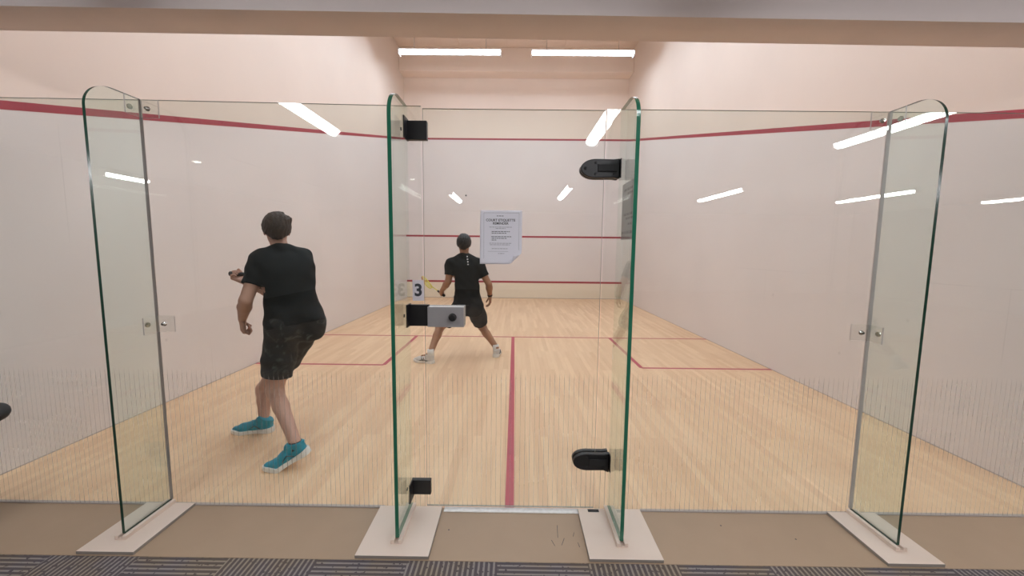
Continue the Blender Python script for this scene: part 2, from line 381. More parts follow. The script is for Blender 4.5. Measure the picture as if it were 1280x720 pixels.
# bulkhead over the glass: grey face to the lounge, brown underside
b = MB()
zb = lambda x: 2.512 - .0098 * x
x0, x1 = -7.0, 7.0
vs = [(x0, -.15, zb(x0)), (x1, -.15, zb(x1)), (x1, .06, zb(x1)), (x0, .06, zb(x0)), (x0, -.15, 7.1), (x1, -.15, 7.1), (x1, .06, 7.1), (x0, .06, 7.1)]
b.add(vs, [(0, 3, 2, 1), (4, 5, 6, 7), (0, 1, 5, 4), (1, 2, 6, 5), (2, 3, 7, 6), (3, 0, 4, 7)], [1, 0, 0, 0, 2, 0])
structure(b.build('wall_bulkhead', ['bulk_face', 'bulk_under', 'upper']))
# lounge behind the camera
LC = 2.78
b = MB(); b.box(-7, 12, -12, -.15, LC, LC + .1); structure(b.build('ceiling_lounge', ['lounge_ceiling']))
b = MB(); b.box(-7, 12, -12.2, -12, -.1, LC + .1); structure(b.build('wall_back', ['lounge_wall']))
b = MB(); b.box(-7.2, -7, -12, .0, -.1, LC + .1); structure(b.build('wall_lounge_left', ['lounge_wall']))
b = MB(); b.box(12, 12.2, -12, .0, -.1, LC + .1); structure(b.build('wall_lounge_right', ['lounge_wall']))
for s, nm, xe in ((-1, 'wall_end_left', 7.0), (1, 'wall_end_right', 12.0)):
    b = MB(); xa, xb = sorted((s * (W + .2), s * xe)); b.box(xa, xb, 0, .15, -.1, 2.6); structure(b.build(nm, ['play']))

# ------------------------------------------------------------------ glass wall
GT = 2.15; T = .006
def pane_box(b, x0, x1, z0, top, y0=-T, y1=T, e=2):
    b.box(x0, x1, y0, y1, z0, top[0], [2, 2, 0, e, 1, e], top=top)
panels = [('window_1', -W, -1.897, 2.19, 2.178), ('window_2', -1.885, -.468, 2.178, 2.158), ('window_3', .474, 1.882, 2.149, 2.147), ('window_4', 1.894, W, 2.147, 2.145)]
win = {}
for nm, xa, xb, za, zc in panels:
    b = MB(); pane_box(b, xa, xb, .004, (za, zc), e=1)
    win[nm] = structure(b.build(nm, ['glass_stripe', 'glass', 'edge_thin']))
b = MB(); b.box(-W, -.70, -.009, .009, 0, .006); b.box(.73, W, -.009, .009, 0, .006)
structure(b.build('trim_3', ['seal']))
# door leaf
b = MB(); pane_box(b, -.460, .467, .016, (2.146, 2.144))
door = structure(b.build('door_1', ['glass_stripe', 'glass', 'edge_thin']))
# lock case with knob
b = MB(); b.box(-.436, -.247, -.046, -T - .0005, 1.036, 1.142, [0, 1, 0, 0, 0, 0])
lk = b.build('lock_case', ['steel', 'steel_bright'], door, bevel=.0015); lk['label'] = 'grey metal lock case with a bright top edge'
b = MB(); b.lathe([(.021, 0), (.021, -.004), (.018, -.012), (.016, -.024), (.0135, -.026)], (-.305, -.046, 1.088), axis=1, seg=28)
b.build('knob', ['black'], lk, smooth=False)
b = MB(); b.box(-.436, -.247, T + .0005, .030, 1.036, 1.142); b.build('lock_back_plate', ['steel'], door, bevel=.0015)

def hinge(zc, low):
    """bullet nosed black glass hinge from the door leaf across to the fin"""
    xt, xr, h = .343, .5380, .047
    pts = []
    for k in range(13):
        a = math.pi * (.5 + k / 12); pts.append((xt + .075 + .075 * math.cos(a), zc + h * math.sin(a)))
    pts += [(xr - .03, zc - h * .97), (xr, zc - h * 1.06 - (.008 if low else 0)), (xr, zc + h * 1.06), (xr - .03, zc + h * .97)]
    b = MB(); b.prism(pts, 1, -.034, -T - .0005); hg = b.build('hinge', ['black'], door, bevel=.004)
    b = MB(); b.box(xt + .085, xr - .012, -.042, -.034, zc - .016, zc + .020); b.build('spring_cover', ['rubber'], hg, bevel=.002)
    for (dx, dz) in ((.073, .027), (.073, -.027), (.022, 0), (.165, -.027)):
        b = MB(); b.lathe([(.0075, 0), (.0075, -.0022), (.004, -.003)], (xt + dx, -.034, zc + dz), axis=1, seg=14); b.build('screw', ['rubber'], hg)
    b = MB(); b.prism(pts, 1, T + .0005, .030); b.build('hinge_back', ['black'], door, bevel=.003)
    b = MB(); b.box(.5385, .5418, -.052, -.008, zc - h, zc + h); b.build('hinge_foot', ['black'], door)
hinge(1.853, False); hinge(.298, True)

def bracket(parent, xf, sgn, zc, z1=None):
    """clear acrylic corner clip: one leg on the fin, one on the panel, a bolt through each"""
    h = .044
    xa = xf + sgn * .0090
    b = MB()
    b.box(*sorted((xa, xa + sgn * .088)), -T - .0065, -T - .0005, zc - h, zc + h, [1, 0, 0, 1, 0, 1])
    b.box(*sorted((xa + sgn * .0005, xa + sgn * .0065)), -.098, -T - .0066, zc - h, zc + h, [1, 0, 1, 0, 0, 0])
    o = b.build('corner_bracket', ['acrylic', 'bracket_edge'], parent)
    for q in (0, 1):
        b = MB()
        if q == 0: b.lathe([(.012, 0), (.012, -.005), (.007, -.010), (.007, -.016)], (xf + sgn * .046, -T - .0067, zc), axis=1, seg=16)
        else: b.lathe([(.013, 0), (.013, -sgn * .006), (.006, -sgn * .011)], (xf - sgn * .0093, -.048, zc), axis=0, seg=16)
        b.build('bolt', ['chrome'], o)

def fin(xf, top, sgn, label, seal, pw, edge):
    FT = .007 if seal else .009

    """glass fin standing square to the wall on a painted floor plate; sgn points towards the door"""
    r = empty('glass_fin', (xf, -.17, 0), label, 'glass fin', 'glass fins along the front wall of the court')
    yf, yr, zb_, R = -.272, -.0075, .034, .13
    pts = [(yr, zb_), (yr, top)]
    n = 14
    for k in range(n + 1):
        a = math.pi / 2 + k / n * math.pi / 2
        pts.append((yf + R + R * math.cos(a), top - R * .92 + R * .92 * math.sin(a)))
    pts.append((yf, zb_))
    b = MB(); b.prism(pts, 0, xf - FT, xf + FT, 1, caps=0); b.m[2] = 2
    b.build('pane', ['glass_fin', edge, seal[1] if seal else 'glass'], r)
    b = MB(); b.box(xf - pw / 2, xf + pw / 2, -.365, -.0095, 0, .016, [1, 0, 1, 1, 1, 1])
    b.build('floor_plate', ['plate', 'plate_side'], r, bevel=.002)
    b = MB(); b.box(xf - .027, xf + .027, -.292, -.0095, .0165, .022); b.box(xf - .027, xf - .0092, -.292, -.0095, .022, .036); b.box(xf + .0092, xf + .027, -.292, -.0095, .022, .036)
    b.build('channel', ['plate'], r, bevel=.001)
    if seal:
        w = seal[0]
        b = MB(); b.box(xf - w / 2, xf + w / 2, -.0070, -.0015, .038, top - .005); b.build('silicone_joint', [seal[1]], r)
    return r
finA = fin(-1.891, 2.178, 1, 'rounded glass fin nearest the left court wall, beside the two players', (.012, 'seal'), .272, 'edge_dark')
finB = fin(-.545, 2.155, 1, 'rounded glass fin on the lock side of the door, beside the number 3 plate', None, .345, 'edge')
finC = fin(.5505, 2.147, -1, 'rounded glass fin on the hinge side of the door with a grey notice taped on', None, .345, 'edge')
finD = fin(1.888, 2.147, -1, 'rounded glass fin nearest the right court wall, over the clear wall glass', (.020, 'seal_light'), .262, 'edge_dark')
bracket(finA, -1.891, 1, 2.130); bracket(finA, -1.891, 1, 1.030)
bracket(finD, 1.888, -1, 2.100); bracket(finD, 1.888, -1, 1.025)
# pivot slot in the right plate
b = MB(); b.box(.432, .492, -.040, -.018, .0162, .0176); b.build('pivot_slot', ['rubber'], finC)
# black clamps between fin and fixed strip
def clamp(z0, z1, zf):
    b = MB(); b.box(-.533, -.432, -.034, -T - .0005, z0, z1)
    o = b.build('clamp', ['black'], finB, bevel=.002)
    b = MB(); b.box(-.5360, -.5300, -.085, -T - .001, zf[0], zf[1]); b.build('clamp_flange', ['black'], o)
    b = MB(); b.lathe([(.009, 0), (.009, -.004), (.005, -.005)], (-.5535, -.05, (z0 + z1) / 2), axis=0, seg=14); b.build('clamp_bolt', ['black'], o)
clamp(1.985, 2.078, (1.983, 2.088)); clamp(.100, .182, (.078, .182)); clamp(1.038, 1.150, (1.038, 1.155))

# number plate
num = empty('number_plate', (-.4905, -.009, 1.222), 'small grey plate with a black number 3 above the door lock', 'number plate')
b = MB(); b.box(-.5215, -.4615, -.0095, -T - .0005, 1.168, 1.278); b.build('plate', ['sign'], num, bevel=.001)
def text_obj(name, s, size, loc, rx, mat, parent, bold=0.0, ext=.0006, sx=1.0, rz=0, align='CENTER'):
    cu = bpy.data.curves.new(name, 'FONT'); cu.body = s; cu.size = size; cu.align_x = align; cu.align_y = 'CENTER'; cu.extrude = ext; cu.offset = bold
    o = bpy.data.objects.new(name, cu); col.objects.link(o); o.rotation_euler = (rx, 0, rz); o.scale = (sx, 1, 1)
    cu.materials.append(M[mat]); off = Vector((0, 0, 0)); c = parent
    while c is not None: off += c.location; c = c.parent
    bpy.context.view_layer.update()
    me = bpy.data.meshes.new_from_object(o.evaluated_get(bpy.context.evaluated_depsgraph_get())); me.name = name
    q = bpy.data.objects.new(name, me); col.objects.link(q); q.rotation_euler = o.rotation_euler; q.scale = o.scale
    bpy.data.objects.remove(o); q.name = name
    if not me.materials: me.materials.append(M[mat])
    q.parent = parent; q.location = Vector(loc) - off
    return q
text_obj('numeral', '3', .088, (-.4905, -.0102, 1.222), math.pi / 2, 'ink', num, bold=.0028)

# poster taped to the door glass, lower right corner curling
post = empty('poster', (-.055, -.0075, 1.51), 'white paper court etiquette poster with a curled corner taped to the glass door', 'poster')
x0p, x1p, z0p, z1p = -.167, .051, 1.366, 1.643
nx, nz = 26, 32; vs = []; fs = []
pdir = np.array([.70, -.71])
for j in range(nz + 1):
    for i in range(nx + 1):
        u = i / nx; v = j / nz; x = x0p + (x1p - x0p) * u; z = z1p + (z0p - z1p) * v
        if u == 0: x += .0035 * max(0, 1 - v * 5)
        d = (x - x1p) * pdir[0] + (z - z0p) * pdir[1] + .058
        yy = -.0080
        if d > 0:
            r = .016; th = min(d / r, 3.6); m_ = r * math.sin(th) - d
            x += pdir[0] * m_; z += pdir[1] * m_; yy -= r * (1 - math.cos(th)) * .8
        vs.append((x, yy, z))
for j in range(nz):
    for i in range(nx):
        a = j * (nx + 1) + i; fs.append((a, a + nx + 1, a + nx + 2, a + 1))
me = bpy.data.meshes.new('sheet'); me.from_pydata(vs, [], fs); sh = link('sheet', me, ['paper'], post, smooth=True)
so = sh.modifiers.new('solid', 'SOLIDIFY'); so.thickness = .0004
yp = -.0087
text_obj('heading', 'COURT ETIQUETTE', .0172, (-.060, yp, 1.592), math.pi / 2, 'ink', post, bold=.00025, ext=.0002)
text_obj('heading', 'REMINDER', .0172, (-.060, yp, 1.5755), math.pi / 2, 'ink', post, bold=.00025, ext=.0002)
b = MB(); rnd = random.Random(3)
def words(xa, xb, z, h, mi):
    x = xa
    while x < xb - .004:
        w = rnd.uniform(.006, .016); w = min(w, xb - x); b.box(x, x + w, yp - .0001, yp + .0003, z - h / 2, z + h / 2, mi); x += w + .0028
words(-.080, -.043, 1.614, .0028, 1)
for z, xa, xb, mi in ((1.557, -.118, -.002, 2), (1.550, -.085, -.035, 2), (1.534, -.106, -.012, 1), (1.526, -.106, -.030, 1), (1.508, -.108, -.004, 0), (1.4995, -.106, -.024, 0), (1.4905, -.106, -.080, 0),
                      (1.474, -.118, -.004, 2), (1.466, -.115, -.012, 2), (1.446, -.105, -.020, 2), (1.421, -.072, -.040, 2)): words(xa, xb, z, .0030 if mi < 2 else .0022, mi)
for (xa, xb, za, zc) in ((-.147, .036, 1.629, 1.630), (-.147, -.146, 1.395, 1.63), (.035, .036, 1.44, 1.63), (-.125, -.02, 1.431, 1.432)): b.box(xa, xb, yp, yp + .0003, za, zc, 2)
b.build('print', ['ink', 'ink', 'ink_grey'], post)

# grey notice taped to the hinge side fin
nt_ = empty('notice_sheet', (.557, -.13, 1.62), 'grey notice sheet taped flat against the hinge side fin, seen through its glass', 'notice')
def atx(px, py, x):
    d = FW + RV * (px - 640) / f + UV * (360 - py) / f
    return C0 + d * (x - CX) / d[0]
pz1 = atx(790, 224, .557)[2]; pz0 = atx(788, 299, .557)[2]
b = MB(); b.box(.5595, .5601, -.240, -.022, pz0, pz1)
rnd = random.Random(5)
for zc, n_, h_ in ((pz1 - .035, 3, .012), (pz1 - .055, 2, .010), (pz1 - .155, 3, .012), (pz1 - .175, 3, .010), (pz0 + .075, 2, .010), (pz0 + .035, 4, .014)):
    yy = -.215 + rnd.uniform(0, .03)
    for k in range(n_):
        w = rnd.uniform(.025, .045); b.box(.5593, .5604, yy, yy + w, zc - h_ / 2, zc + h_ / 2, 1); yy += w + .008
b.build('sheet', ['paper_grey', 'ink_faint'], nt_)

# ------------------------------------------------------------------ lamps
def strip_lamp(name, c, length, axis, label, cat, group, tube, drop, hood=.13, lr=.075, lp=.9):
    """strip light: folded white hood, glowing tube under it, two hanger wires"""
    r = empty(name, c, label, cat, group)
    L2 = length / 2
    def P(a, q, z): return (c[0] + a, c[1] + q, c[2] + z) if axis == 0 else (c[0] + q, c[1] + a, c[2] + z)
    prof = [(-hood, .0), (-.035, .055), (.035, .055), (hood, .0), (hood - .003, -.004), (.03, .045), (-.03, .045), (-hood + .003, -.004)]
    n = len(prof); vs = [P(-L2, *p) for p in prof] + [P(L2, *p) for p in prof]
    b = MB(); b.add(vs, [tuple(range(n)), tuple(range(2 * n - 1, n - 1, -1))] + [(i, n + i, n + (i + 1) % n, (i + 1) % n) for i in range(n)])
    b.build('hood', ['lamp_white'], r)
    b = MB(); k = 12
    pr = [(lr * math.cos(math.pi + math.pi * i / k), .004 + lr * lp * math.sin(math.pi + math.pi * i / k)) for i in range(k + 1)]
    n = len(pr); e = L2 - .02
    vs = [P(-e, *p) for p in pr] + [P(e, *p) for p in pr]
    b.add(vs, [tuple(range(n)), tuple(range(2 * n - 1, n - 1, -1))] + [(i, n + i, n + (i + 1) % n, (i + 1) % n) for i in range(n)])
    b.build('tube', [tube], r)
    for s in (-1, 1):
        b = MB(); b.box(*[v for ab in zip(P(s * e, -lr - .005, -lr * .95), P(s * L2, lr + .005, .05)) for v in sorted(ab)]); b.build('end_cap', ['lamp_white'], r)
        b = MB(); b.tube([P(s * L2 * .7, 0, .055), P(s * L2 * .7, 0, drop)], .006, 6); b.build('hanger_wire', ['seal'], r)
    return r
lamp_z = 5.90
for y in (7.25, 5.2, 3.1, 1.0):  # nearest row is unseen, added to brighten the back of the court
    for s in (-1, 1):
        where = {7.25: 'above the front of the court', 5.2: 'above the service boxes', 3.1: 'above the back half of the court', 1.0: 'just inside the glass wall'}[y]
        strip_lamp('court_lamp', (s * (1.505 if y > 7 else 1.32), y, lamp_z), 2.33, 0, f"white strip lamp hanging {'left' if s < 0 else 'right'} of centre {where}", 'lamp', 'strip lamps hung from the court ceiling', 'tube', CZ2 - lamp_z, lp=.55)
side = {}
for i, (x, ya_, yb_) in enumerate(((6.10, -.85, -2.24), (-1.80, -.72, -1.95), (.82, -.85, -2.24), (3.47, -.85, -2.28), (-1.33, -6.0, -7.45), (1.01, -5.0, -6.75), (4.18, -5.15, -6.9), (7.3, -5.15, -6.95), (10.35, -5.2, -6.75), (-7.0 + .45, -4.2, -5.0))):  # first lamp is unseen, added to brighten the lounge
    lab = ['tube lamp out of view beyond the right end of the glass wall', 'tube lamp mirrored at the left above the black shirted player', 'tube lamp mirrored in the door above its top hinge', 'tube lamp mirrored across the red line at the far right fin',
           'short bright streak in the door glass left of the poster', 'short bright streak in the door glass right of the poster', 'bright streak in the glass on the plain right hand wall',
           'bright streak crossing the far right fin at mid height', 'bright streak at the far right edge of the glass', 'faint bright streak in the far left fin'][i]
    strip_lamp('lounge_lamp', (x, (ya_ + yb_) / 2, 2.60), abs(yb_ - ya_), 1, 'white lounge ' + lab, 'lamp', 'strip lamps on the lounge ceiling', 'lounge_tube' if yb_ > -4 else 'lounge_tube_far', LC - 2.60, hood=.078, lr=.062)
for (x, y, lab) in ((-5.0, -4.19, 'round ceiling downlight mirrored as a dot on the left panel'), (-1.96, -5.55, 'round ceiling downlight mirrored as a dot beside the lock side fin')):
    r = empty('downlight', (x, y, LC), lab, 'lamp', 'round downlights in the lounge ceiling')
    b = MB(); b.lathe([(.07, -.012), (.07, 0)], (x, y, LC), seg=20); b.build('rim', ['lamp_white'], r)
    b = MB(); b.lathe([(.045, -.018), (.05, -.012)], (x, y, LC), seg=20); b.build('lens', ['downlight'], r)

# ------------------------------------------------------------------ stool at the left edge
sp = aty(11.5, 521, -.30)
scx, scz, sr = sp[0] - .270, sp[2] - .022, .17
st = empty('stool', (scx, -.30, 0), 'round black padded stool standing at the left edge of the glass wall', 'stool')
b = MB(); b.lathe([(.05, -.031), (sr - .022, -.031), (sr - .009, -.024), (sr - .002, -.012), (sr, 0), (sr - .002, .012), (sr - .009, .023), (sr - .026, .031), (.03, .034)], (scx, -.30, scz), seg=36)
b.build('seat', ['rubber'], st, smooth=True)
for a in (45, 135, 225, 315):
    q = V(math.cos(math.radians(a)), math.sin(math.radians(a)), 0)
    b = MB(); b.tube([V(scx, -.30, scz - .031) + q * .04, V(scx, -.30, 0) + q * .05], .012, 10); b.build('leg', ['wood_leg'], st, smooth=True)
b = MB(); b.tube([V(scx, -.30, .25) + .046 * V(math.cos(t), math.sin(t), 0) for t in np.linspace(0, 2 * math.pi, 24, endpoint=False)], .007, 8, closed=True); b.build('foot_ring', ['wood_leg'], st, smooth=True)

# ------------------------------------------------------------------ smooth solid modelling for people
class Field:
    def __init__(s, lo, hi, h):
        s.h = h; s.lo = np.array(lo, float); s.n = np.ceil((np.array(hi) - s.lo) / h).astype(int) + 1
        s.F = np.full(tuple(s.n), 1.0, np.float32)
    def sub(s, lo, hi):
        a = np.clip(np.floor((lo - s.lo) / s.h).astype(int), 0, s.n - 1); c = np.clip(np.ceil((hi - s.lo) / s.h).astype(int) + 1, 1, s.n)
        ax = [(s.lo[i] + s.h * np.arange(a[i], c[i])).astype(np.float32) for i in range(3)]
        return (slice(a[0], c[0]), slice(a[1], c[1]), slice(a[2], c[2])), ax[0][:, None, None], ax[1][None, :, None], ax[2][None, None, :]
    def mix(s, sl, d, k):
        A = s.F[sl]
        if k > 0:
            hh = np.clip(.5 + .5 * (A - d) / k, 0, 1); s.F[sl] = A * (1 - hh) + d * hh - k * hh * (1 - hh)
        else: s.F[sl] = np.minimum(A, d)
    def cone(s, a, c, ra, rc, k=.015, sq=None, mode='add'):
        a = np.array(a, float); c = np.array(c, float); R = max(ra, rc) + k + .03
        if sq is not None: R = R * max(1.0, sq[1])
        sl, X, Y, Z = s.sub(np.minimum(a, c) - R, np.maximum(a, c) + R)
        qx, qy, qz = X - a[0], Y - a[1], Z - a[2]; ba = c - a
        if sq is not None:
            dv = sq[0] / np.linalg.norm(sq[0]); g = 1 / sq[1] - 1
            t = (qx * dv[0] + qy * dv[1] + qz * dv[2]) * g; qx, qy, qz = qx + dv[0] * t, qy + dv[1] * t, qz + dv[2] * t
            ba = ba + dv * np.dot(ba, dv) * g
        L2 = max(float(ba @ ba), 1e-9)
        t = np.clip((qx * ba[0] + qy * ba[1] + qz * ba[2]) / L2, 0, 1)
        d = np.sqrt((qx - ba[0] * t) ** 2 + (qy - ba[1] * t) ** 2 + (qz - ba[2] * t) ** 2) - (ra + (rc - ra) * t)
        if sq is not None: d = d * min(1.0, (1 + sq[1]) / 2)
        s.mix(sl, d.astype(np.float32), k)
    def ell(s, c, ax, r, k=.012):
        """ellipsoid, ax = three unit vectors, r = three radii"""
        c = np.array(c, float); R = max(r) + k + .02; sl, X, Y, Z = s.sub(c - R, c + R)
        X, Y, Z = X - c[0], Y - c[1], Z - c[2]; k0 = 0; k1 = 0
        for v, q in zip(ax, r):
            t = (X * v[0] + Y * v[1] + Z * v[2]) / q; k0 = k0 + t * t; k1 = k1 + (t / q) ** 2
        k0 = np.sqrt(k0); k1 = np.sqrt(k1) + 1e-6
        s.mix(sl, (k0 * (k0 - 1) / k1).astype(np.float32), k)
    def grid(s):
        ax = [(s.lo[i] + s.h * np.arange(s.n[i])).astype(np.float32) for i in range(3)]
        return ax[0][:, None, None], ax[1][None, :, None], ax[2][None, None, :]
    def cut(s, p, n, k=.006):
        """keep the side n points away from"""
        n = np.array(n, float); n /= np.linalg.norm(n); X, Y, Z = s.grid()
        d = (X - p[0]) * n[0] + (Y - p[1]) * n[1] + (Z - p[2]) * n[2]
        s.F = np.maximum(s.F, d.astype(np.float32))
    def mesh(s, name):
        F = s.F; F[0] = F[-1] = 1; F[:, 0] = F[:, -1] = 1; F[:, :, 0] = F[:, :, -1] = 1
        S = F < 0; n = F.shape
        cnt = np.zeros((n[0] - 1, n[1] - 1, n[2] - 1), np.int8)
        for i in (0, 1):
            for j in (0, 1):
                for k in (0, 1): cnt += S[i:n[0] - 1 + i, j:n[1] - 1 + j, k:n[2] - 1 + k]
        act = (cnt > 0) & (cnt < 8); idx = np.argwhere(act); m = len(idx)
        vid = np.full(act.shape, -1, np.int32); vid[tuple(idx.T)] = np.arange(m)
        P = np.zeros((m, 3)); C = np.zeros(m)
        cs = [(i, j, k) for i in (0, 1) for j in (0, 1) for k in (0, 1)]
        val = {c: F[idx[:, 0] + c[0], idx[:, 1] + c[1], idx[:, 2] + c[2]] for c in cs}
        for c in cs:
            for a in range(3):
                if c[a]: continue
                e = list(c); e[a] = 1; e = tuple(e); v0, v1 = val[c], val[e]; on = (v0 < 0) != (v1 < 0)
                t = np.where(on, v0 / np.where(on, v0 - v1, 1), 0)
                p = np.tile(np.array(c, float), (m, 1)); p[:, a] += t
                P[on] += p[on]; C[on] += 1
        P = s.lo + s.h * (idx + P / C[:, None]); faces = []
        for a in range(3):
            u, w = (a + 1) % 3, (a + 2) % 3
            sl0 = [slice(1, -1)] * 3; sl1 = [slice(1, -1)] * 3; sl0[a] = slice(0, -1); sl1[a] = slice(1, None)
            A, B = S[tuple(sl0)], S[tuple(sl1)]; e = np.argwhere(A != B)
            off = np.ones(3, int); off[a] = 0; g = e + off; inside = A[tuple(e.T)]
            def cell(du, dw):
                q = g.copy(); q[:, u] -= du; q[:, w] -= dw; return vid[tuple(q.T)]
            q = np.stack([cell(1, 1), cell(0, 1), cell(0, 0), cell(1, 0)], 1); q[~inside] = q[~inside][:, ::-1]; faces.append(q)
        Q = np.concatenate(faces); me = bpy.data.meshes.new(name)
        me.from_pydata(P.tolist(), [], Q.tolist()); me.update()
        return me

def nrm(v): v = np.array(v, float); return v / np.linalg.norm(v)
def ripple(X, Y, Z, a, seed=0.0):
    """soft cloth folds"""
    return a * (np.sin(19 * X + 31 * Z + 3 * np.sin(9 * Y + 7 * Z + seed) + seed) * np.cos(23 * Y - 14 * Z + seed * 2 + 2 * np.sin(11 * X)) + .5 * np.sin(47 * Z + 20 * X + 4 * np.sin(8 * X + 12 * Y + seed)))

def hand(fd, wr, Dv, S, Nn, curl, sc_=1.0, thumb_close=.5, spread=.0):
    """palm, four jointed fingers of unequal length, thumb off the side of the palm. Dv along the palm, S towards the thumb, Nn out of the palm face"""
    Dv, S, Nn = nrm(Dv), nrm(S), nrm(Nn)
    fd.cone(wr, wr + Dv * .03 * sc_, .026, .030, .012, sq=(Nn, .62))
    for o in (-.024, -.008, .009, .025): fd.cone(wr + Dv * .018 + S * o * .6, wr + Dv * .088 * sc_ + S * o, .017, .0125, .008)
    for o, ln in ((-.029, .78), (-.010, .94), (.010, 1.0), (.029, .92)):
        p = wr + Dv * (.088 if abs(o) < .02 else .083) * sc_ + S * o; ang = 0; r = .0102
        for j, (l, bnd) in enumerate(((.042, curl[0]), (.026, curl[1]), (.021, curl[2]))):
            ang += math.radians(bnd); dd = Dv * math.cos(ang) + Nn * math.sin(ang) + S * o * spread * 8
            q = p + dd * l * ln * sc_; fd.cone(p, q, r, r * .9, .0025); p = q; r *= .9
    p = wr + Dv * .022 + S * .026 + Nn * .006; d1 = nrm(Dv * .75 + S * .75 + Nn * .35)
    q = p + d1 * .042; fd.cone(p, q, .0155, .012, .006)
    d2 = nrm(Dv * .9 + S * (.45 - thumb_close) + Nn * (.3 + thumb_close)); q2 = q + d2 * .030; fd.cone(q, q2, .0118, .0105, .003)
    d3 = nrm(Dv * .8 + S * (.2 - thumb_close * 1.2) + Nn * (.3 + thumb_close)); fd.cone(q2, q2 + d3 * .024, .0105, .009, .003)

def head(fd, Hc, Fh, Uh):
    Fh = nrm(Fh); Sh = nrm(np.cross(Uh, Fh)); Uh = np.cross(Fh, Sh)     # Sh: the person's left
    ax = (Sh, Fh, Uh)
    fd.ell(Hc + Uh * .022 - Fh * .012, ax, (.076, .097, .094), .015)
    fd.ell(Hc - Uh * .040 + Fh * .026, ax, (.060, .066, .066), .03)
    fd.ell(Hc - Uh * .092 + Fh * .062, ax, (.026, .022, .020), .02)
    fd.cone(Hc + Uh * .012 + Fh * .084, Hc - Uh * .026 + Fh * .106, .008, .0125, .008)
    fd.cone(Hc - Uh * .058 + Fh * .087 - Sh * .016, Hc - Uh * .058 + Fh * .087 + Sh * .016, .0065, .0065, .006)
    fd.cone(Hc + Uh * .030 + Fh * .078 - Sh * .034, Hc + Uh * .030 + Fh * .078 + Sh * .034, .012, .012, .010)
    for s in (-1, 1):
        fd.ell(Hc - Uh * .006 - Fh * .004 + Sh * s * .079, (nrm(Sh + Fh * .3 * s), nrm(Fh - Sh * .3 * s), Uh), (.008, .018, .031), .005)
        fd.ell(Hc - Uh * .022 + Fh * .058 + Sh * s * .040, ax, (.022, .020, .020), .02)
    return Sh, Uh

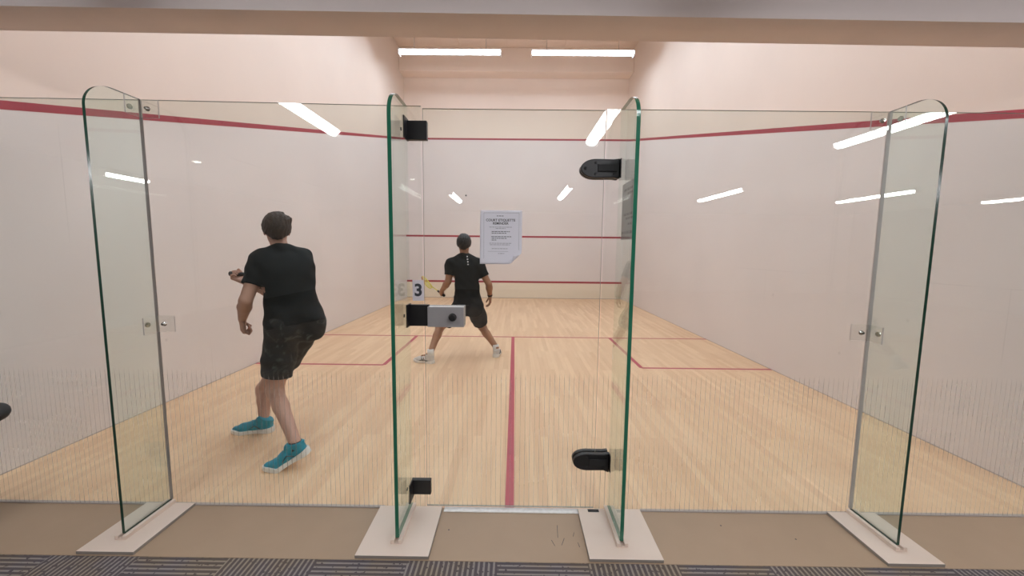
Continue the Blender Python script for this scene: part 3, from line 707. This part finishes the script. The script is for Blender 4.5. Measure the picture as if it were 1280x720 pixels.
def make_person(J, P, label, loc):
    """one continuous body, with hair, clothes and shoes as its parts"""
    root = empty('person', loc, label, 'person')
    up = nrm(J['neck'] - J['hip']); sh = nrm(J['shL'] - J['shR']); fw = nrm(np.cross(sh, up)) * 1.0
    if fw @ P['face'] < 0: fw = -fw
    hs = nrm(P['hipside']); hf = nrm(np.cross(hs, V(0, 0, 1)));
    if hf @ P['face'] < 0: hf = -hf
    pts = np.array([v for v in J.values()]); lo = pts.min(0) - .20; hi = pts.max(0) + .20; lo[2] = max(lo[2], -.01)
    B = P.get('bulk', 1.0)
    hipL, hipR = J['hip'] + hs * .088 - up * .03, J['hip'] - hs * .088 - up * .03
    waist = J['hip'] + up * .14 + fw * .005; chest = J['neck'] - up * .20
    def torso(fd, g, k, loose=0):
        if loose: fd.cone(chest - up * .02, J['hip'] + up * .03 - fw * .01, .150 * B + g, .150 * B + g, k, sq=(fw, .80))
        fd.cone(J['hip'] - hs * .055, J['hip'] + hs * .055, .120 * B + g, .120 * B + g, k, sq=(hf, .86))
        for q in (hipL, hipR): fd.cone(q - hf * .050 + up * .01, q - hf * .042 - V(0, 0, .03), .088 + g, .085 + g, k)
        fd.cone(J['hip'] + up * .04, waist, .140 * B + g, .132 * B + g, k, sq=(fw, .74))
        fd.cone(waist, chest, .132 * B + g, .155 * B + g, k, sq=(fw, .70))
        fd.cone(chest - sh * .045, chest + sh * .045, .125 * B + g, .125 * B + g, k, sq=(fw, .84))
        fd.cone(chest + up * .07 - sh * .08, chest + up * .07 + sh * .08, .098 * B + g, .098 * B + g, k, sq=(fw, .9))
        for s_, q in ((1, J['shL']), (-1, J['shR'])):
            fd.cone(J['neck'] - up * .01 + sh * s_ * .02, q - sh * s_ * .01, .048 + g, .052 + g, k)
            fd.cone(chest + sh * s_ * .08 + up * .05, q, .085 + g, .055 + g, k)
    def arm_upper(fd, side, g, k, t=1.0):
        a, e = J['sh' + side], J['el' + side]; e = a + (e - a) * t
        fd.cone(a, a + (e - a) * .35, .058 + g, .052 + g, k); fd.cone(a + (e - a) * .3, e, .052 + g, .052 - .011 * t + g, k)
    def thigh(fd, side, g, k, t=1.0, gl=0.0):
        h = hipL if side == 'L' else hipR; kn = J['kn' + side]; m_ = h + (kn - h) * .5
        fd.cone(h, m_, .092 + g, .080 + g + gl * .5, k)
        e = h + (kn - h) * t; fd.cone(m_, e, .080 + g + gl * .5, (.080 - .050 * (t - .5)) + g + gl, k)
    # --- body
    fd = Field(lo, hi, P['h']); torso(fd, 0, .03)
    fd.cone(J['neck'] - up * .03, J['head'] - V(0, 0, .05), .062, .054, .02)
    Sh, Uh = head(fd, J['head'], P['headf'], P.get('headu', V(0, 0, 1)))
    for s_ in 'LR':
        arm_upper(fd, s_, 0, .02)
        e, w = J['el' + s_], J['wr' + s_]; mid = e + (w - e) * .32
        fd.cone(e, mid, .042, .045, .012); fd.cone(mid, w, .045, .0275, .012, )
        hand(fd, w, *P['hand' + s_])
        thigh(fd, s_, 0, .025)
        kn, an = J['kn' + s_], J['an' + s_]; sd = nrm(kn - an)
        fd.cone(kn + sd * .015, kn - sd * .02, .058, .056, .015)
        back = -(P['legf' + s_]); back = nrm(back - sd * (back @ sd))
        fd.cone(kn, kn + (an - kn) * .35 + back * .012, .052, .053, .02)
        fd.cone(kn + (an - kn) * .28 + back * .018, kn + (an - kn) * .52 + back * .014, .046, .038, .02)
        fd.cone(kn + (an - kn) * .35, an, .050, .036, .015)
        T_, u_ = P['toe' + s_], P.get('up' + s_, V(0, 0, 1)); fd.cone(an, an + T_ * .04 - u_ * .035, .034, .028, .012); fd.cone(an + T_ * .03 - u_ * .038, an + T_ * .115 - u_ * .055, .026, .020, .012)
    link('body', fd.mesh('body'), [P['skin']], root, smooth=True)
    # --- hair
    H = J['head']; Fh = nrm(P['headf'])
    fd = Field(H - .17, H + .17, .0035); ax = (Sh, Fh, Uh); g = P['hairlen']
    fd.ell(H + Uh * .026 - Fh * .016, ax, (.077 + g * .95, .098 + g, .094 + g * 1.05), .01)
    fd.cone(H - Uh * .055 - Fh * .060, H - Uh * .01 - Fh * .075, .045, .05, .02)
    for (a, c, r1, r2) in P['tufts']:
        g3 = lambda q: H + Sh * q[0] + Fh * q[1] + Uh * q[2]
        fd.cone(g3(a), g3(c), r1, r2, .012)
    X, Y, Z = fd.grid(); X, Y, Z = X - H[0], Y - H[1], Z - H[2]
    u = X * Uh[0] + Y * Uh[1] + Z * Uh[2]; f_ = X * Fh[0] + Y * Fh[1] + Z * Fh[2]; sd_ = X * Sh[0] + Y * Sh[1] + Z * Sh[2]
    fd.F = fd.F + (.0032 * np.sin(210 * sd_ + 50 * u + 1.5 * np.sin(60 * u)) * np.sin(90 * f_ + 40 * u)).astype(np.float32)
    fd.F = np.maximum(fd.F, np.minimum(f_ * .8 - u * .62 + .012, f_ - .10 + 0 * u).astype(np.float32) if False else (f_ * .8 - u * .75 + .024).astype(np.float32))
    fd.F = np.maximum(fd.F, (-u - .078 + .25 * np.maximum(f_ + .03, 0)).astype(np.float32))
    link('hair', fd.mesh('hair'), [P['hair']], root, smooth=True)
    for s_ in (-1, 1):                                  # eyes
        c = H + Uh * .010 + Fh * .0775 + Sh * s_ * .031; b = MB()
        b.lathe([(.001, -.0085), (.006, -.007), (.0095, 0), (.006, .007), (.001, .0085)], c, seg=12); e_ = b.build('eye', ['eye_white'], root, smooth=True)
        b = MB(); b.tube([c + Fh * .0078, c + Fh * .0102], [.0052, .0035], 12); b.build('iris', ['hair2'], e_)
        b = MB(); b.tube([H + Uh * .036 + Fh * .088 + Sh * s_ * .014, H + Uh * .041 + Fh * .088 + Sh * s_ * .030, H + Uh * .034 + Fh * .078 + Sh * s_ * .046], [.003, .0042, .002], 8); b.build('eyebrow', [P['hair']], root, smooth=True)
    b = MB(); b.tube([H - Uh * .057 + Fh * .086 - Sh * .022, H - Uh * .0565 + Fh * .0935, H - Uh * .057 + Fh * .086 + Sh * .022], [.002, .0045, .002], 8); b.build('lips', ['lips'], root, smooth=True)
    # --- shirt
    fd = Field(lo, hi, .0065); g = .014; torso(fd, g, .035, 1)
    for s_ in 'LR': arm_upper(fd, s_, .019, .03, P['sleeve'])
    fd.cone(J['hip'] + up * .02 + hs * .04, J['hip'] + up * .02 - hs * .04, .138 * B, .138 * B, .03, sq=(hf, .92))
    X, Y, Z = fd.grid(); fd.F = fd.F + ripple(X, Y, Z, .0040, P['seed']).astype(np.float32)
    hem = J['hip'] + up * P['hem']; fd.cut(hem, -up * 1.0 + hs * P.get('hemtilt', 0))
    # open neckline and sleeve ends
    nk = J['neck'] + up * .028 + fw * .02; dn = nrm(up * 1.0 + fw * .25)
    d = (X - nk[0]) * dn[0] + (Y - nk[1]) * dn[1] + (Z - nk[2]) * dn[2]; fd.F = np.maximum(fd.F, d.astype(np.float32))
    for s_ in 'LR':
        a, e = J['sh' + s_], J['el' + s_]; dv = nrm(e - a); p = a + (e - a) * P['sleeve']
        d = ((X - p[0]) * dv[0] + (Y - p[1]) * dv[1] + (Z - p[2]) * dv[2])
        rad = np.sqrt(np.maximum((X - p[0]) ** 2 + (Y - p[1]) ** 2 + (Z - p[2]) ** 2 - d * d, 0))
        near = (rad < .11) & (d < .25)
        fd.F = np.where(near, np.maximum(fd.F, d), fd.F).astype(np.float32)
    link('t_shirt', fd.mesh('t_shirt'), [P['shirt']], root, smooth=True)
    # --- shorts
    fd = Field(lo, hi, .0065)
    fd.cone(J['hip'] - hs * .055, J['hip'] + hs * .055, .132 * B, .132 * B, .03, sq=(hf, .86))
    for q in (hipL, hipR): fd.cone(q - hf * .050 + up * .01, q - hf * .042 - V(0, 0, .03), .104, .104, .03)
    fd.cone(J['hip'], J['hip'] + up * .05, .148 * B, .146 * B, .03, sq=(fw, .78))
    for s_ in 'LR': thigh(fd, s_, .020, .030, P['leg' + s_] + .08, .016)
    fd.F = fd.F + ripple(X, Y, Z, .0045, P['seed'] + 2).astype(np.float32)
    fd.cut(J['hip'] + up * .085, up)
    dL = None; outs = []
    for s_, h_ in (('L', hipL), ('R', hipR)):
        kn = J['kn' + s_]; dv = nrm(kn - h_); p = h_ + (kn - h_) * P['leg' + s_]
        d = (X - p[0]) * dv[0] + (Y - p[1]) * dv[1] + (Z - p[2]) * dv[2]
        t0 = (X - p[0]) ** 2 + (Y - p[1]) ** 2 + (Z - p[2]) ** 2
        outs.append((d, t0))
    pick = outs[0][1] < outs[1][1]; d = np.where(pick, outs[0][0], outs[1][0]); fd.F = np.maximum(fd.F, d).astype(np.float32)
    link('shorts', fd.mesh('shorts'), [P['shorts']], root, smooth=True)
    return root, dict(up=up, sh=sh, fw=fw, chest=chest, Sh=Sh, Uh=Uh)

def shoe(parent, toe, heel, upv, mats, foot=1, length=.295, kind=0, bend=0.0):
    """sports shoe laid along heel->toe (both points of the sole on the ground line)"""
    toe = np.array(toe, float); heel = np.array(heel, float); a = nrm(toe - heel); u = nrm(upv - a * (upv @ a)); s = np.cross(u, a)
    Mx = Matrix(((a[0], s[0], u[0], heel[0]), (a[1], s[1], u[1], heel[1]), (a[2], s[2], u[2], heel[2]), (0, 0, 0, 1)))
    k = length / .295
    def flex(me):
        if bend:
            for v in me.vertices:
                t = min(max((v.co.x - .175) / .045, 0), 1) * bend; x, z = v.co.x - .195, v.co.z
                if t > 0: v.co.x = .195 + x * math.cos(t) - z * math.sin(t); v.co.z = x * math.sin(t) + z * math.cos(t)
    fd = Field((-.04, -.08, 0), (.34, .08, .17), .0035)
    yv = V(0, 1, 0)
    fd.cone((.040, 0, .045), (.060, 0, .060), .036, .038, .01); fd.cone((.060, 0, .055), (.130, 0, .055), .038, .040, .015)
    fd.cone((.130, 0, .052), (.205, .004, .036), .042, .045, .015, sq=(V(0, 0, 1), .9)); fd.cone((.205, .004, .036), (.262, 0, .030), .044, .030, .015, sq=(V(0, 0, 1), .75))
    fd.cone((.038, 0, .060), (.040, 0, .100), .038, .041, .01); fd.cone((.05, 0, .095), (.088, 0, .092), .040, .034, .01)
    fd.cone((.002, 0, .090), (-.008, 0, .134), .012, .008, .01)       # heel tab
    fd.cut((0, 0, .020), (0, 0, -1)); fd.cut((.05, 0, .112), (-.35, 0, 1))
    X, Y, Z = fd.grid()
    me = fd.mesh('upper'); flex(me); me.transform(Matrix.Scale(k, 4)); me.transform(Mx)
    up_ = link('shoe', me, [mats[0]], parent, smooth=True)
    fd = Field((-.04, -.08, -.01), (.34, .08, .07), .003)
    for p0, p1, r0, r1 in (((.036, 0), (.12, -.002), .045, .036), ((.12, -.002), (.21, .006), .036, .053), ((.21, .006), (.262, 0), .053, .038)):
        fd.cone((*p0, .015), (*p1, .015), r0, r1, .01, sq=(V(0, 0, 1), 3.0))
    X, Y, Z = fd.grid()
    top = .029 + .013 * np.clip((.09 - X) / .09, 0, 1) + .006 * np.clip((X - .22) / .06, 0, 1) + 0 * Y; bot = .008 * np.clip((X - .245) / .05, 0, 1) ** 1.5
    fd.F = np.maximum(np.maximum(fd.F, Z - top), bot - Z).astype(np.float32)
    me = fd.mesh('sole'); flex(me); me.transform(Matrix.Scale(k, 4)); me.transform(Mx); link('sole', me, [mats[1]], up_, smooth=True)
    b = MB()
    for i in range(5):
        x = .098 + i * .019; z = .099 - i * .0065
        b.tube([(x, -.020, z - .008), (x + .006, 0, z + .001), (x, .020, z - .008)], .0028, 6)
    b.tube([(.092, 0, .103), (.085, .022, .112), (.102, .026, .108), (.092, 0, .105)], .002, 6); b.tube([(.092, 0, .103), (.085, -.022, .112), (.102, -.026, .108), (.092, 0, .105)], .002, 6)
    o = b.build('laces', [mats[2]], up_, smooth=True); o.data.transform(Matrix.Scale(k, 4)); o.data.transform(Mx)
    for s_ in (-1, 1):
        b = MB()
        if kind == 0: b.tube([(.075, s_ * .040, .038), (.11, s_ * .044, .066), (.15, s_ * .046, .044)], .003, 6)
        else:
            for x in (.115, .145): b.tube([(x - .02, s_ * .042, .030), (x, s_ * .045, .052), (x + .012, s_ * .040, .074)], .004, 6)
            b.tube([(.07, s_ * .041, .035), (.12, s_ * .0475, .045), (.175, s_ * .050, .035)], .004, 6)
        o = b.build('side_stripe', [mats[3]], up_, smooth=True); o.data.transform(Matrix.Scale(k, 4)); o.data.transform(Mx)
    return up_

def racket(root, butt, tip, wide, mats, dims=(.685, .145, .27)):
    """squash racket: grip, shaft, throat, oval head and strings"""
    butt, tip = np.array(butt, float), np.array(tip, float); a = nrm(tip - butt); w = nrm(wide - a * (np.array(wide) @ a)); n = np.cross(a, w)
    L, hw, hl = dims
    b = MB(); b.tube([butt + a * t for t in (0, .008, .02, .17, .19)], [.017, .0185, .0155, .0150, .011], 12); b.build('grip', [mats[0]], root, smooth=True)
    b = MB(); b.tube([butt + a * .185, butt + a * (L - hl - .05)], .0065, 10)
    for s in (-1, 1): b.tube([butt + a * (L - hl - .055), butt + a * (L - hl) + w * s * hw * .30], .006, 8)
    b.build('shaft', [mats[1]], root, smooth=True)
    c = butt + a * (L - hl / 2 - .01); pts = []
    for i in range(40):
        t = 2 * math.pi * i / 40; wd = hw * .62 * (1 + .12 * math.cos(t)); pts.append(c + a * (hl / 2 * 1.06) * math.cos(t) + w * wd * math.sin(t))
    b = MB(); b.tube(pts, .0062, 8, closed=True); b.build('frame', [mats[2]], root, smooth=True)
    b = MB()
    for i in range(-6, 7):
        q = i / 7; h_ = hl / 2 * 1.04 * math.sqrt(1 - q * q); b.tube([c + w * q * hw * .62 - a * h_, c + w * q * hw * .62 + a * h_], .0011, 4)
    for i in range(-8, 9):
        q = i / 9; h_ = hw * .62 * math.sqrt(1 - q * q); b.tube([c + a * q * hl / 2 - w * h_, c + a * q * hl / 2 + w * h_], .0011, 4)
    b.build('strings', [mats[3]], root)
    b = MB(); b.tube([p + n * .0 for p in pts[-5:] + pts[:6]], .0078, 8); b.build('bumper_guard', [mats[4]], root, smooth=True)
    b = MB(); b.lathe([(.016, -.004), (.0185, 0), (.0185, .004)], (0, 0, 0), seg=14)
    o = b.build('butt_cap', [mats[5]], root); R = Matrix(((n[0], w[0], a[0], butt[0]), (n[1], w[1], a[1], butt[1]), (n[2], w[2], a[2], butt[2]), (0, 0, 0, 1))); o.data.transform(R)

# ---- near player: black shirt, teal shoes
J = dict(hip=aty(369, 401, .80), neck=aty(351, 312, .86), head=aty(346, 288.5, .90),
         shL=aty(326, 326, .77), shR=aty(377, 323, .96), elL=aty(307, 376, .64), elR=aty(348, 370, 1.15),
         wrL=aty(303, 399, .80), wrR=aty(306, 352, 1.06), knL=aty(344, 489, .72), knR=aty(330, 487, 1.02),
         anL=aty(366, 546, .50), anR=aty(330, 525, .885))
face = nrm(V(-.55, .83, 0))
bend = math.radians(27); ball = aty(351.5, 586, .37); ball[2] = 0
hd = nrm(V(-.93, -.28, 0)); aL = nrm(hd * math.cos(bend) - V(0, 0, math.sin(bend))); uL = nrm(V(0, 0, 1) - aL * aL[2])
LH = ball - aL * .198; J['anL'] = LH + aL * .045 + uL * .105
wL = J['wrL'] - J['elL']; wR = J['wrR'] - J['elR']
rb = aty(288, 348, .99); rt = rb + nrm(V(.50, .86, -.10)) * .685
rdir = nrm(rt - rb)
DR = nrm(wR); SR = nrm(rdir - DR * (rdir @ DR)); NR = nrm(np.cross(SR, DR)); NR = NR if NR[2] > 0 else -NR
rb = J['wrR'] + DR * .090 + NR * .027 - rdir * .028; rt = rb + rdir * .685
toeL = nrm(V(-.93, -.30, -.20)); toeR = nrm(V(-.98, -.10, 0))
P = dict(face=face, headf=nrm(V(-.55, .84, -.05)), headu=nrm(V(-.03, .03, 1)), hipside=nrm(V(-.70, -.71, 0)), bulk=1.08, h=.005, skin='skin1', hair='hair1', hairlen=.020,
         handL=(nrm(wL * .2 + V(-.05, .10, -.9)), nrm(V(-.75, .60, .25)), nrm(V(.65, .75, .10)), (52, 92, 50), 1.08, .85),
         handR=(DR, SR, NR, (58, 78, 55), .95, .8),
         legfL=nrm(V(-.6, .8, 0)), legfR=nrm(V(-.8, .6, 0)), toeL=aL, upL=uL, toeR=toeR, dropL=.045, dropR=.05,
         shirt='shirt1', shorts='shorts1', sleeve=.62, hem=-.035, hemtilt=0, seed=.7, legL=.76, legR=.74,
         tufts=[((.02, .03, .095), (-.03, -.03, .108), .040, .034), ((-.03, -.02, .080), (-.066, -.050, .086), .036, .026), ((-.045, .03, .085), (-.085, .01, .090), .034, .018), ((.03, -.04, .08), (-.03, -.075, .085), .036, .030), ((-.045, -.02, .072), (-.076, -.046, .078), .036, .027), ((-.05, .03, .080), (-.07, .0, .090), .034, .026), ((.02, -.05, .06), (-.04, -.07, .07), .045, .040)])
p1, info = make_person(J, P, 'person in black t-shirt and speckled shorts with teal shoes, mid swing near the left wall', (-1.6, .6, 0))
shoe(p1, LH + aL * .295, LH, uL, ('teal', 'white_rub', 'ink', 'racket_dark'), length=.30, bend=bend)
sk = MB(); sk.tube([J['anL'] + V(.004, 0, -.045), J['anL'] + V(0, .0, .012)], [.041, .0385], 16); sk.build('sock', ['sock_dark'], p1, smooth=True)
Rt = aty(291, 541, .845); Rh = V(Rt[0] + .295, Rt[1] + .035, .0); Rt[2] = 0
shoe(p1, Rt, Rh, V(0, 0, 1), ('teal', 'white_rub', 'ink', 'racket_dark'), length=.30)
sk = MB(); sk.tube([J['anR'] + V(.004, 0, -.045), J['anR'] + V(0, .0, .012)], [.041, .0385], 16); sk.build('sock', ['sock_dark'], p1, smooth=True)
rk = empty('squash_racket', rb, 'squash racket with blue-grey shaft gripped by the near player in black', 'racket')
racket(rk, rb, rt, V(0, .2, 1), ('rubber', 'racket_blue', 'racket_blue', 'paper', 'racket_dark', 'ink'))

# ---- far player: black kit, white shoes
J = dict(hip=aty(585, 381, 2.97), neck=aty(580.5, 320, 3.03), head=aty(580, 305.5, 3.06),
         shL=aty(564, 330, 3.02), shR=aty(597.5, 330.5, 3.02), elL=aty(560, 352.5, 2.98), elR=aty(611, 355, 3.0),
         wrL=aty(552.5, 363, 3.14), wrR=aty(612.5, 370, 3.10), knL=aty(550, 409, 3.04), knR=aty(602.5, 408, 3.24),
         anL=aty(538, 441, 2.76), anR=aty(620.3, 434.5, 3.10))
wL = J['wrL'] - J['elL']; wR = J['wrR'] - J['elR']
rb = aty(552.5, 368, 3.08); rt = aty(525, 347.5, 3.60); rdir = nrm(rt - rb); rt = rb + rdir * .685
DL = nrm(wL * .6 + V(-.05, .1, -.15)); SL = nrm(rdir - DL * (rdir @ DL)); NL = nrm(np.cross(SL, DL)); NL = NL if NL[0] > 0 else -NL
rb = J['wrL'] + DL * .088 + NL * .027 - rdir * .055; rt = rb + rdir * .685
P = dict(face=V(0, 1, 0), headf=nrm(V(-.08, 1, -.02)), hipside=nrm(V(-1, .05, 0)), bulk=1.0, h=.006, skin='skin2', hair='hair2', hairlen=.021,
         handL=(DL, SL, NL, (62, 78, 55), .9, .8),
         handR=(nrm(wR + V(0, 0, -.25)), nrm(V(-.2, .9, 0)), nrm(V(-.9, -.2, 0)), (22, 28, 20), 1.0, .2),
         legfL=nrm(V(-.3, .9, 0)), legfR=nrm(V(.3, .9, 0)), toeL=nrm(V(-.95, .30, 0)), toeR=nrm(V(.10, .99, 0)), dropL=.05, dropR=.05,
         shirt='shirt2', shorts='shorts2', sleeve=.62, hem=-.01, hemtilt=0, seed=2.1, legL=.76, legR=.78, tufts=[((0, .03, .10), (.02, -.03, .108), .03, .03)])
p2, info2 = make_person(J, P, 'person in all black kit and white shoes lunging mid court with legs apart', (-.6, 3.0, 0))
h2 = J['anL'] + V(.045, -.02, 0); h2[2] = 0
shoe(p2, h2 + nrm(V(-.93, .36, 0)) * .295, h2, V(0, 0, 1), ('white_shoe', 'white_rub', 'paper', 'ink'), kind=1)
sk = MB(); sk.tube([J['anL'] + V(.004, 0, -.045), J['anL'] + V(0, .0, .045)], [.043, .0435], 16); sk.build('sock', ['sock_white'], p2, smooth=True)
h3 = J['anR'] + V(-.005, -.055, 0); h3[2] = 0
shoe(p2, h3 + nrm(V(.10, .99, 0)) * .295, h3, V(0, 0, 1), ('white_shoe', 'white_rub', 'paper', 'ink'), kind=1)
sk = MB(); sk.tube([J['anR'] + V(0, 0, -.045), J['anR'] + V(-.01, .01, .040)], [.043, .0435], 16); sk.build('sock', ['sock_white'], p2, smooth=True)
wa = nrm(wR); sk = MB(); sk.tube([J['wrR'] - wa * .032, J['wrR'] - wa * .008], .0345, 16); sk.build('wristband', ['rubber'], p2, smooth=True)
# white marks down the collar
b = MB(); cb = J['neck'] - info2['up'] * .06 - info2['fw'] * .0
for i, (w_, h_) in enumerate(((.010, .014), (.012, .012), (.010, .016), (.014, .010))):
    z = J['neck'][2] - .005 - i * .033; x = J['neck'][0] + .050 + i * .005; y = J['neck'][1] - .135 - .006 * i
    b.box(x - w_ / 2, x + w_ / 2, y - .004, y + .05, z - h_ / 2, z + h_ / 2)
b.build('shirt_mark', ['paper'], p2)
rk = empty('squash_racket', rb, 'squash racket with yellow strings and a red tip held by the far player', 'racket')
racket(rk, rb, rt, V(.5, .1, -1), ('rubber', 'yellow', 'yellow', 'yellow', 'racket_red', 'rubber'))

# ball in flight
bc = aty(582.5, 244.3, 7.6); ball = bpy.data.meshes.new('squash_ball'); bm = bmesh.new(); bmesh.ops.create_uvsphere(bm, u_segments=20, v_segments=12, radius=.020); bm.to_mesh(ball); bm.free()
o = link('squash_ball', ball, ['rubber'], None, True); o.location = bc; tag(o, 'tiny black squash ball in flight high before the front wall', 'ball')

# ------------------------------------------------------------------ world and output look
w = bpy.data.worlds.new('world'); sc.world = w; w.use_nodes = True
w.node_tree.nodes['Background'].inputs[0].default_value = (.5, .5, .55, 1); w.node_tree.nodes['Background'].inputs[1].default_value = .02
sc.view_settings.view_transform = 'Standard'; sc.view_settings.look = 'None'; sc.view_settings.gamma = 1; sc.view_settings.use_curve_mapping = False
sc.view_settings.exposure = 0.0
sc.cycles.use_denoising = True
sc.cycles.max_bounces = 10; sc.cycles.diffuse_bounces = 6; sc.cycles.transparent_max_bounces = 32; sc.cycles.glossy_bounces = 4
sc.cycles.sample_clamp_indirect = 6; sc.cycles.caustics_reflective = False; sc.cycles.caustics_refractive = False
